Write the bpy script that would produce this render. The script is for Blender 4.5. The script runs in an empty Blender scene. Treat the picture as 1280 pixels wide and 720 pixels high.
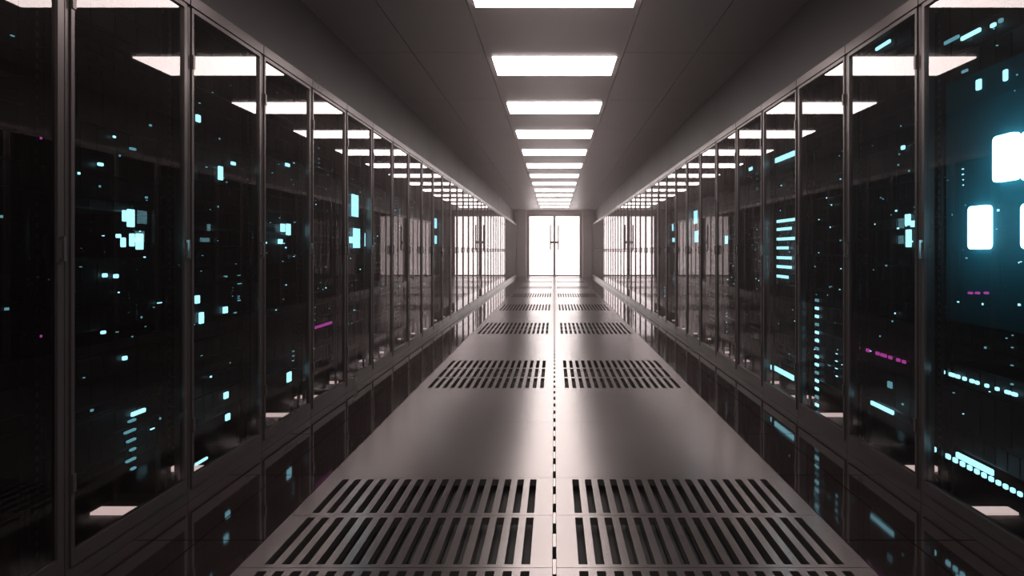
import bpy, random, math
random.seed(7)
S=bpy.context.scene
S.view_settings.view_transform='Standard'
F=750.0; CX=693.0; CY=313.0
X=1.6; CAMZ=1.10; ZC=2.83; YE=25.8; YB=-3.0

# ------------------------------------------------------------ materials
def mat(name,base=(.1,.1,.1),rough=.5,metal=0.,spec=.5,emis=None,estr=0,noise=None,bump=None,sample=True):
    m=bpy.data.materials.new(name); m.use_nodes=True
    nt=m.node_tree; b=nt.nodes['Principled BSDF']
    b.inputs['Base Color'].default_value=(*base,1)
    b.inputs['Roughness'].default_value=rough
    b.inputs['Metallic'].default_value=metal
    b.inputs['Specular IOR Level'].default_value=spec
    if emis:
        b.inputs['Emission Color'].default_value=(*emis,1)
        b.inputs['Emission Strength'].default_value=estr
    tc=nt.nodes.new('ShaderNodeTexCoord')
    if noise:
        sc,amt,ramt=noise
        n=nt.nodes.new('ShaderNodeTexNoise'); n.inputs['Scale'].default_value=sc; n.inputs['Detail'].default_value=3
        nt.links.new(tc.outputs['Object'],n.inputs['Vector'])
        mr=nt.nodes.new('ShaderNodeMapRange')
        mr.inputs['From Min'].default_value=.3; mr.inputs['From Max'].default_value=.7
        mr.inputs['To Min'].default_value=1-amt; mr.inputs['To Max'].default_value=1+amt
        nt.links.new(n.outputs['Fac'],mr.inputs['Value'])
        vm=nt.nodes.new('ShaderNodeVectorMath'); vm.operation='SCALE'
        vm.inputs[0].default_value=base
        nt.links.new(mr.outputs['Result'],vm.inputs['Scale'])
        nt.links.new(vm.outputs['Vector'],b.inputs['Base Color'])
        m2=nt.nodes.new('ShaderNodeMapRange')
        m2.inputs['From Min'].default_value=.3; m2.inputs['From Max'].default_value=.7
        m2.inputs['To Min'].default_value=max(0,rough-ramt); m2.inputs['To Max'].default_value=rough+ramt
        nt.links.new(n.outputs['Fac'],m2.inputs['Value'])
        nt.links.new(m2.outputs['Result'],b.inputs['Roughness'])
    if not sample: m.cycles.emission_sampling='NONE'
    return m

M_floor=mat('floor_satin_metal',(.27,.245,.24),.23,.86,.5,noise=(.8,.03,.012))
M_fdark=mat('floor_black_gloss',(.018,.012,.012),.06,0,.6,noise=(3,.2,.02))
M_under=mat('underfloor_dark',(.006,.005,.005),.7)
M_ceil=mat('ceiling_painted_metal',(.22,.20,.197),.42,.1,.4,noise=(1.2,.04,.03))
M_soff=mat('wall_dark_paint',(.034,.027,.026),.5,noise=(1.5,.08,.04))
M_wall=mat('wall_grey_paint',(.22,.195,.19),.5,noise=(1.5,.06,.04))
M_frame=mat('cabinet_frame_metal',(.13,.112,.109),.30,.7,.5,noise=(3,.06,.03))
M_rack=mat('rack_black_metal',(.018,.010,.010),.45,.3,.4,noise=(8,.2,.05))
M_srv=mat('server_faceplate',(.024,.014,.014),.38,.5,.4,noise=(12,.2,.05))
M_slot=mat('vent_black',(.004,.003,.003),.8)
M_hand=mat('handle_steel',(.35,.32,.31),.25,.9)
M_light=mat('light_diffuser',(.9,.9,.9),.5,emis=(1,.88,.85),estr=9.5)
M_door=mat('door_frosted_glass_glow',(.9,.9,.9),.3,emis=(1,.87,.85),estr=3.0)  # light from behind the panes is put in as emission
M_pad=mat('bay_glow_pad',(.9,.9,.9),.5,emis=(1,.84,.80),estr=.9,sample=False)
M_cyan=mat('led_cyan',(.1,.3,.35),.4,emis=(.32,.84,1.0),estr=2.8,sample=False)
M_cydim=mat('led_cyan_dim',(.1,.3,.35),.4,emis=(.18,.55,.66),estr=.9,sample=False)
M_cybig=mat('led_panel_cyan',(.3,.5,.55),.4,emis=(.30,.80,1.0),estr=13)
M_halo=mat('led_halo_plate_teal',(.014,.09,.11),.7,0,.1)
M_mag=mat('led_magenta',(.3,.1,.3),.4,emis=(.75,.10,.65),estr=.7,sample=False)

# tinted reflective glass
g=bpy.data.materials.new('tinted_glass'); g.use_nodes=True
nt=g.node_tree; nt.nodes.clear()
o=nt.nodes.new('ShaderNodeOutputMaterial'); mx=nt.nodes.new('ShaderNodeMixShader')
tr=nt.nodes.new('ShaderNodeBsdfTransparent'); tr.inputs[0].default_value=(.66,.58,.58,1)
gl=nt.nodes.new('ShaderNodeBsdfGlossy'); gl.inputs['Color'].default_value=(1,.95,.95,1); gl.inputs['Roughness'].default_value=.0
fr=nt.nodes.new('ShaderNodeFresnel'); fr.inputs['IOR'].default_value=1.7
nt.links.new(fr.outputs[0],mx.inputs[0]); nt.links.new(tr.outputs[0],mx.inputs[1]); nt.links.new(gl.outputs[0],mx.inputs[2])
nt.links.new(mx.outputs[0],o.inputs[0])
M_glass=g

# ------------------------------------------------------------ mesh builder
class MB:
    def __init__(s): s.v=[];s.f=[];s.m=[];s.mats=[]
    def mi(s,m):
        if m not in s.mats: s.mats.append(m)
        return s.mats.index(m)
    def box(s,x0,x1,y0,y1,z0,z1,m):
        if x0>x1:x0,x1=x1,x0
        if y0>y1:y0,y1=y1,y0
        n=len(s.v)
        s.v+=[(x0,y0,z0),(x1,y0,z0),(x1,y1,z0),(x0,y1,z0),(x0,y0,z1),(x1,y0,z1),(x1,y1,z1),(x0,y1,z1)]
        for q in ((0,3,2,1),(4,5,6,7),(0,1,5,4),(1,2,6,5),(2,3,7,6),(3,0,4,7)):
            s.f.append(tuple(n+i for i in q)); s.m.append(s.mi(m))
    def quad(s,pts,m):
        n=len(s.v); s.v+=pts; s.f.append((n,n+1,n+2,n+3)); s.m.append(s.mi(m))
    def rrect(s,x0,x1,y0,y1,z0,z1,r,m,seg=4):
        """box with rounded corners in the y-z plane"""
        if x0>x1:x0,x1=x1,x0
        r=min(r,(y1-y0)*.45,(z1-z0)*.45); pts=[]
        for cy,cz,a0 in ((y1-r,z1-r,0),(y0+r,z1-r,90),(y0+r,z0+r,180),(y1-r,z0+r,270)):
            for i in range(seg+1):
                a=math.radians(a0+90*i/seg); pts.append((cy+r*math.cos(a),cz+r*math.sin(a)))
        n=len(s.v); k=len(pts)
        s.v+=[(x0,p[0],p[1]) for p in pts]+[(x1,p[0],p[1]) for p in pts]
        s.f.append(tuple(n+i for i in reversed(range(k)))); s.m.append(s.mi(m))
        s.f.append(tuple(n+k+i for i in range(k))); s.m.append(s.mi(m))
        for i in range(k):
            j=(i+1)%k; s.f.append((n+i,n+j,n+k+j,n+k+i)); s.m.append(s.mi(m))
    def cyl(s,c,r,h,axis,m,seg=12):
        n=len(s.v)
        for e in (-h/2,h/2):
            for i in range(seg):
                a=2*math.pi*i/seg; p=[r*math.cos(a),r*math.sin(a)]
                q=[0,0,0]; ax='xyz'.index(axis); oth=[k for k in range(3) if k!=ax]
                q[ax]=e;q[oth[0]]=p[0];q[oth[1]]=p[1]
                s.v.append((c[0]+q[0],c[1]+q[1],c[2]+q[2]))
        for i in range(seg):
            j=(i+1)%seg
            s.f.append((n+i,n+j,n+seg+j,n+seg+i)); s.m.append(s.mi(m))
        s.f.append(tuple(n+i for i in range(seg))); s.m.append(s.mi(m))
        s.f.append(tuple(n+seg+i for i in range(seg))); s.m.append(s.mi(m))
    def obj(s,name,parent=None,bevel=0):
        me=bpy.data.meshes.new(name); me.from_pydata(s.v,[],s.f)
        for m in s.mats: me.materials.append(m)
        me.polygons.foreach_set('material_index',s.m); me.update()
        ob=bpy.data.objects.new(name,me); S.collection.objects.link(ob)
        if parent: ob.parent=parent
        return ob

# ------------------------------------------------------------ floor
fl=MB()
fl.box(-2.75,2.75,YB,YE+.2,-.12,-.06,M_under)
HW=1.10
def plate(x0,x1,y0,y1,m,g=.0015): fl.box(x0+g,x1-g,y0+g,y1-g,-.03,0,m)
P=3.11; ROW=1.2375/3
segs=[]
k=-1
while True:
    b1=2.905+P*k; b0=b1-1.2375; pnear=b1-P
    if pnear>YE: break
    segs.append(('plain',pnear,b0)); segs.append(('perf',b0,b1)); k+=1
for kind,a,b in segs:
    for sgn in (-1,1):
        xi,xo=(.006,HW)
        def X2(p,q): return (p,q) if sgn>0 else (-q,-p)
        if kind=='plain':
            n=2; st=(b-a)/n
            for i in range(n):
                y0=max(a+i*st,YB); y1=min(a+(i+1)*st,YE)
                if y1-y0>.02: plate(*X2(xi,xo),y0,y1,M_floor)
        else:
            for i in range(3):
                y0=a+i*ROW; y1=y0+ROW
                if y0<YB or y0>YE-.1: continue
                y1=min(y1,YE)
                g=.0015; m0=.022
                fl.box(*X2(xi+g,.085),y0+g,y1-g,-.03,0,M_floor)
                fl.box(*X2(1.045,xo-g),y0+g,y1-g,-.03,0,M_floor)
                fl.box(*X2(.085,1.045),y0+g,y0+m0,-.03,0,M_floor)
                fl.box(*X2(.085,1.045),y1-m0,y1-g,-.03,0,M_floor)
                ns=16; pt=.96/ns
                for j in range(ns):
                    xs=.085+j*pt+pt*.52
                    fl.box(*X2(xs,.085+(j+1)*pt),y0+m0,y1-m0,-.03,0,M_floor)
yy=YB+.1
while yy<YE:
    fl.box(-.0058,.0058,yy,yy+.10,-.03,-.001,M_hand); yy+=.19
yy=YB
while yy<YE:
    y1=min(yy+.66,YE)
    for sgn in (-1,1):
        for a,b in ((HW,1.35),(1.35,1.72)):
            x0,x1=(a,b) if sgn>0 else (-b,-a)
            fl.box(x0+.003,x1-.003,yy+.003,y1-.003,-.03,-.001,M_fdark)
        x0,x1=(1.72,2.75) if sgn>0 else (-2.75,-1.72)
        fl.box(x0,x1,yy,y1,-.03,-.001,M_under)
    yy+=.66
fl.obj('floor')

# ------------------------------------------------------------ ceiling
LY0=5.34; LP=1.65; LD=.56; LW=.567
ce=MB()
ce.box(-2.75,2.75,YB,YE+.2,ZC+.06,ZC+.12,M_under)
ks=range(-5,12)
for sgn in (-1,1):
    for a,b in ((.612,1.24),(1.24,1.80)):
        x0,x1=(a,b) if sgn>0 else (-b,-a)
        yy=YB
        while yy<YE:
            y1=min(yy+LP,YE)
            ce.box(x0+.004,x1-.004,yy+.004,y1-.004,ZC,ZC+.03,M_ceil); yy+=LP
prev=YB
for k in ks:
    a=LY0+k*LP
    if a-prev>.01: ce.box(-.606,.606,prev+.004,a-.004,ZC,ZC+.03,M_ceil)
    for sgn in (-1,1):
        x0,x1=(LW+.004,.606) if sgn>0 else (-.606,-LW-.004)
        ce.box(x0,x1,a-.004,a+LD+.004,ZC,ZC+.03,M_ceil)
    prev=a+LD
ce.box(-.606,.606,prev+.004,YE,ZC,ZC+.03,M_ceil)
ce.obj('ceiling')
for k in ks:
    a=LY0+k*LP
    l=MB()
    l.box(-LW+.012,LW-.012,a+.012,a+LD-.012,ZC-.014,ZC+.02,M_light)
    for (x0,x1,y0,y1) in ((-LW,LW,a,a+.012),(-LW,LW,a+LD-.012,a+LD),(-LW,-LW+.012,a+.012,a+LD-.012),(LW-.012,LW,a+.012,a+LD-.012)):
        l.box(x0,x1,y0,y1,ZC-.002,ZC+.06,M_hand)
    l.obj('ceiling_light_panel')

# ------------------------------------------------------------ walls
for nm,sgn in (('left',-1),('right',1)):
    w=MB(); x0,x1=(2.75,2.85) if sgn>0 else (-2.85,-2.75)
    w.box(x0,x1,YB,YE+.2,-.12,ZC+.12,M_soff); w.obj('wall_'+nm)
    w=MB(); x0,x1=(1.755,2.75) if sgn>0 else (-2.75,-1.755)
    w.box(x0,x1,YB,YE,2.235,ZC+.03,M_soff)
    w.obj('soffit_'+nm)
w=MB(); w.box(-2.85,2.85,YB-.1,YB,-.12,ZC+.12,M_soff); w.obj('wall_front')
DW=1.10; DH=2.60
w=MB()
w.box(-2.75,-DW-.06,YE,YE+.2,-.06,ZC+.06,M_wall)
w.box(DW+.06,2.75,YE,YE+.2,-.06,ZC+.06,M_wall)
w.box(-DW-.06,DW+.06,YE,YE+.2,DH+.06,ZC+.06,M_wall)
w.box(-DW-.06,DW+.06,YE+.16,YE+.2,-.06,DH+.06,M_wall)
for sg in (-1,1):
    w.box(sg*1.20,sg*1.58,YE-.45,YE,0,ZC,M_wall)
w.obj('wall_back')
w=MB()
w.box(-DW-.06,-DW,YE-.03,YE+.12,0,DH+.06,M_frame)
w.box(DW,DW+.06,YE-.03,YE+.12,0,DH+.06,M_frame)
w.box(-DW,DW,YE-.03,YE+.12,DH,DH+.06,M_frame)
w.obj('trim_door_frame')
for i,sgn in ((1,-1),(2,1)):
    d=MB()
    a,b=(.008,DW-.005)
    def q(p,r): return (p,r) if sgn>0 else (-r,-p)
    d.box(*q(a,a+.045),YE+.03,YE+.08,.01,DH-.01,M_slot)
    d.box(*q(b-.02,b),YE+.03,YE+.08,.01,DH-.01,M_frame)
    d.box(*q(a+.045,b-.02),YE+.03,YE+.08,.01,.05,M_frame)
    d.box(*q(a+.045,b-.02),YE+.03,YE+.08,DH-.04,DH-.01,M_frame)
    d.box(*q(a+.045,b-.02),YE+.05,YE+.06,.05,DH-.04,M_door)
    xh=sgn*.17
    d.cyl((xh,YE-.03,1.65),.028,1.1,'z',M_slot)
    for zz in (1.2,2.1): d.cyl((xh,YE+.01,zz),.014,.08,'y',M_slot)
    d.box(*q(.03,.20),YE+.02,YE+.05,1.40,1.50,M_slot)
    d.obj('door_%d'%i)

# ------------------------------------------------------------ cabinets
PITCH=.66; Y0=2.62
TOP=2.22
SF=.075  # server plane recess behind glass plane
def led_from_px(side,px0,py,px1=None,h=None,big=False):
    XS=X+SF-(.02 if big else 0)
    ya=XS*F/abs(px0-CX); yb=XS*F/abs(px1-CX)
    z=CAMZ+(CY-py)*ya/F
    hh=(h or 5)*ya/F
    return (min(ya,yb),max(ya,yb),z-hh/2,z+hh/2)
custom={-1:[],1:[]}
def L(side,px0,py,px1,h,m): custom[side].append((*led_from_px(side,px0,py,px1,h,m is M_cybig),m))
# right side
for a,b,c,hh in ((1241,1270,200,57),(1210,1235,285,53),(1276,1302,196,60),(1276,1302,283,56)): L(1,a,c,b,hh,M_cybig)
for yy_ in (277,287,299,310,322,333,345): L(1,972,yy_,random.choice((990,994,986)),3.5,M_cyan)
L(1,970,201,994,6,M_cyan); L(1,959,456,966,5,M_cyan); L(1,969,460,993,6,M_cyan); L(1,971,538,994,6,M_cyan)
for t in range(15): L(1,1020,375+t*10,1024,3.5,M_cyan if t%3 else M_cydim)
for a,c,hh in ((1133,275,14),(1134,298,22),(1140,280,8)): L(1,a,c,a+6,hh,M_cyan)
L(1,1222,107,1228,13,M_cyan); L(1,1256,95,1261,14,M_cyan)
L(1,1181,55,1200,4,M_cydim); L(1,1203,49,1227,5,M_cyan); L(1,1240,33,1246,5,M_cyan);L(1,1250,27,1255,5,M_cydim); L(1,1096,62,1114,4,M_cyan)
for px in (1178,1188,1196,1205,1214,1221,1233,1246,1258,1266): L(1,px,313+(px-693)*.312,px+random.choice((4,7,5)),4.5,M_cyan)
L(1,1197,568,1243,7,M_cyan)
for t,px in enumerate(range(1166,1279,9)): L(1,px,313+(px-693)*.522,px+5,6,M_cyan)
for px in (1076,1084,1096,1102,1112,1122,1129): L(1,px,313+(px-693)*.318,px+random.choice((4,7)),4,M_mag)
L(1,1090,503,1118,5,M_cyan); L(1,1111,480,1116,8,M_cydim)
for a,c,hh in ((868,272,16),(869,296,14),(906,300,10),(838,285,8),(841,300,5),(1128,185,5),(937,212,4)): L(1,a,c,a+4,hh,M_cyan)
for px in (1212,1221,1232): L(1,px,366,px+5,3,M_mag)
# left side
for a,c,hh in ((166,273,22),(157,270,14),(177,302,20),(166,300,16),(155,303,12),(149,295,5),(447,258,27),(449,298,24),(441,300,8),
               (362,287,14),(355,285,10),(352,302,6),(249,149,9),(253,397,14),(277,217,17),(248,374,10),(548,280,12),(548,300,10),(460,300,16),(363,470,12),(284,493,8),(286,520,8),(283,387,8),
               (146,345,5),(132,344,5),(172,300,6),(130,415,4),(157,447,5),(293,205,4),(361,207,4)):
    L(-1,a,c,a-(8 if hh>18 else 5),hh,M_cyan)
L(-1,180,512,163,5,M_cyan)
for t,w_ in enumerate((9,14,11,7,12,6)): L(-1,168,524+t*12,168-w_,3,M_cydim)
L(-1,414,403,393,3,M_mag); L(-1,50,420,43,3,M_mag); L(-1,50,173,43,3,M_mag)
L(-1,127,206,121,4,M_cyan); L(-1,168,187,161,3,M_cydim); L(-1,258,572,243,3,M_cyan)

def cabinet(side,ya,yb):
    c=MB(); s=side
    def B(x0,x1,y0,y1,z0,z1,m): c.box(s*(X+x0),s*(X+x1),y0,y1,z0,z1,m)
    g=.002
    a=ya+g; b=yb-g
    # carcass
    B(.05,.95,a,b,.0,.045,M_rack)
    B(.05,.95,a,b,TOP-.03,TOP+.01,M_rack)
    B(.93,.95,a,b,.045,TOP-.03,M_rack)
    B(.13,.93,a,a+.015,.045,TOP-.03,M_rack)
    B(.13,.93,b-.015,b,.045,TOP-.03,M_rack)
    # outer posts / plinth / header
    B(.0,.05,a,a+.014,.0,TOP,M_frame); B(.0,.05,b-.014,b,.0,TOP,M_frame)
    B(.0,.05,a+.014,b-.014,.0,.05,M_frame)
    B(-.012,.05,a+.002,b-.002,TOP-.048,TOP,M_frame)
    # door frame
    d0,d1=a+.018,b-.018
    B(-.006,.022,d0,d0+.014,.054,TOP-.052,M_frame); B(-.006,.022,d1-.014,d1,.054,TOP-.052,M_frame)
    B(-.006,.022,d0+.014,d1-.014,.054,.105,M_frame); B(-.006,.022,d0+.014,d1-.014,TOP-.07,TOP-.052,M_frame)
    # glass pane, single sheet
    xg=s*(X+.004)
    p=[(xg,d0+.014,.105),(xg,d1-.014,.105),(xg,d1-.014,TOP-.07),(xg,d0+.014,TOP-.07)]
    if s>0: p.reverse()
    c.quad(p,M_glass)
    # handle on far stile
    hy=d1-.012
    B(-.012,-.006,hy-.012,hy+.010,1.06,1.15,M_frame)
    B(-.024,-.012,hy-.005,hy+.003,1.065,1.075,M_hand); B(-.024,-.012,hy-.005,hy+.003,1.135,1.145,M_hand)
    B(-.030,-.022,hy-.006,hy+.004,1.065,1.145,M_hand)
    for zz in (.3,1.9): B(-.012,-.006,d0,d0+.014,zz,zz+.06,M_frame)
    # perforated mounting rails
    for ry in (a+.03,b-.05):
        B(.055,.068,ry,ry+.022,.05,TOP-.03,M_rack)
        if ya<9:
            n=58
            for i in range(n):
                z=.12+i*(TOP-.25)/n
                B(.0535,.0552,ry+.006,ry+.016,z,z+.016,M_frame)
    # bottom bay with emissive pads put in for bright patches
    B(.45,.47,a+.02,b-.02,.045,.27,M_rack)
    n0=math.ceil((a+.10-2.42)/.47)
    yc=2.42+.47*n0
    while yc<b-.07:
        B(.08,.25,yc-.03,yc+.03,.045,.055,M_pad); yc+=.47
    # servers
    z=.27; sy0=a+.055; sy1=b-.055
    while z<TOP-.12:
        u=random.choice((1,1,2,2,2,4)); h=u*.0445
        if z+h>TOP-.06: h=TOP-.06-z
        dx=random.choice((0,0,0,.006))
        xf=SF+.012-dx
        if random.random()<.07:
            z+=h; continue
        B(xf,.85,sy0,sy1,z+.001,z+h-.002,M_srv)
        B(xf-.006,xf,sy0-.004,sy0+.018,z+.003,z+h-.004,M_rack)
        B(xf-.006,xf,sy1-.018,sy1+.004,z+.003,z+h-.004,M_rack)
        if ya<12:
            n=random.choice((4,6,8)) 
            ww=(sy1-sy0-.06)/n
            for i in range(n):
                B(xf-.003,xf,sy0+.03+i*ww+.004,sy0+.03+(i+1)*ww-.004,z+.009,z+h-.010,M_slot if random.random()<.45 else M_rack)
        z+=h
    # large indicator panels share one teal plate, added to catch their halo
    bigs=[q for q in custom[s] if q[4] is M_cybig and ya<=(q[0]+q[1])/2<yb]
    if bigs:
        B(SF-.002,SF+.002,sy0,sy1,min(q[2] for q in bigs)-.30,max(q[3] for q in bigs)+.28,M_halo)
    for (y0,y1,z0,z1,m) in custom[s]:
        if ya<=(y0+y1)/2<yb and z1<TOP-.06:
            y0=max(y0,a);y1=min(y1,b)
            if m is M_cybig:
                c.rrect(s*(X+SF-.022),s*(X+SF-.002),y0,y1,z0,z1,.018,m)
            else:
                c.rrect(s*(X+SF-.008),s*(X+SF-.001),y0,y1,z0,z1,.004,m,2)
    # random activity LEDs
    for _ in range(random.choice((2,4,6))):
        cy=random.uniform(sy0+.03,sy1-.03); cz=random.uniform(.35,TOP-.3)
        cnt=random.choice((1,1,2,3,5,7))
        w=random.choice((.006,.010,.016,.022)); hh=random.choice((.004,.006,.010))
        m=random.choice((M_cyan,M_cydim,M_cydim))
        for i in range(cnt):
            if random.random()<.25: continue
            zz=cz-i*random.choice((.022,.03,.0445))
            if zz<.3: break
            B(SF-.005,SF+.001,cy,cy+w*random.choice((.6,1,1,1.5)),zz,zz+hh,m)
    for _ in range(26):
        cy=random.uniform(sy0,sy1-.01); cz=random.gauss(1.05,.45)
        if cz<.3 or cz>TOP-.15: continue
        r=random.random()
        B(SF-.004,SF+.001,cy,cy+random.choice((.004,.007,.011)),cz,cz+random.choice((.003,.005,.008)),M_cydim if r<.68 else (M_cyan if r<.98 else M_mag))
    return c.obj('server_cabinet')
k=-8
while True:
    ya=Y0+k*PITCH; yb=ya+PITCH
    if yb>YE-.5: break
    if ya>=YB:
        for s in (-1,1): cabinet(s,ya,yb)
    k+=1
yl=Y0+k*PITCH
for s,nm in ((-1,'left'),(1,'right')):
    if YE-yl>.02:
        f=MB(); x0,x1=(X,2.55) if s>0 else (-2.55,-X)
        f.box(x0,x1,yl+.002,YE-.002,0,TOP,M_wall); f.obj('trim_end_panel_'+nm)

# ------------------------------------------------------------ world (thin haze added to imitate bloom) & camera
w=bpy.data.worlds.new('World'); S.world=w; w.use_nodes=True
nt=w.node_tree
nt.nodes['Background'].inputs[0].default_value=(.05,.03,.03,1)
nt.nodes['Background'].inputs[1].default_value=.2
vs=nt.nodes.new('ShaderNodeVolumeScatter')
vs.inputs['Color'].default_value=(1,.86,.84,1); vs.inputs['Density'].default_value=.010; vs.inputs['Anisotropy'].default_value=.75
nt.links.new(vs.outputs[0],nt.nodes['World Output'].inputs['Volume'])
cam=bpy.data.cameras.new('camera'); co=bpy.data.objects.new('camera',cam); S.collection.objects.link(co)
co.location=(0,0,CAMZ); co.rotation_euler=(math.radians(90),0,0)
cam.sensor_width=36; cam.lens=36*F/1280
cam.shift_x=-(CX-640)/1280; cam.shift_y=-(360-CY)/1280
cam.clip_start=.05
S.camera=co
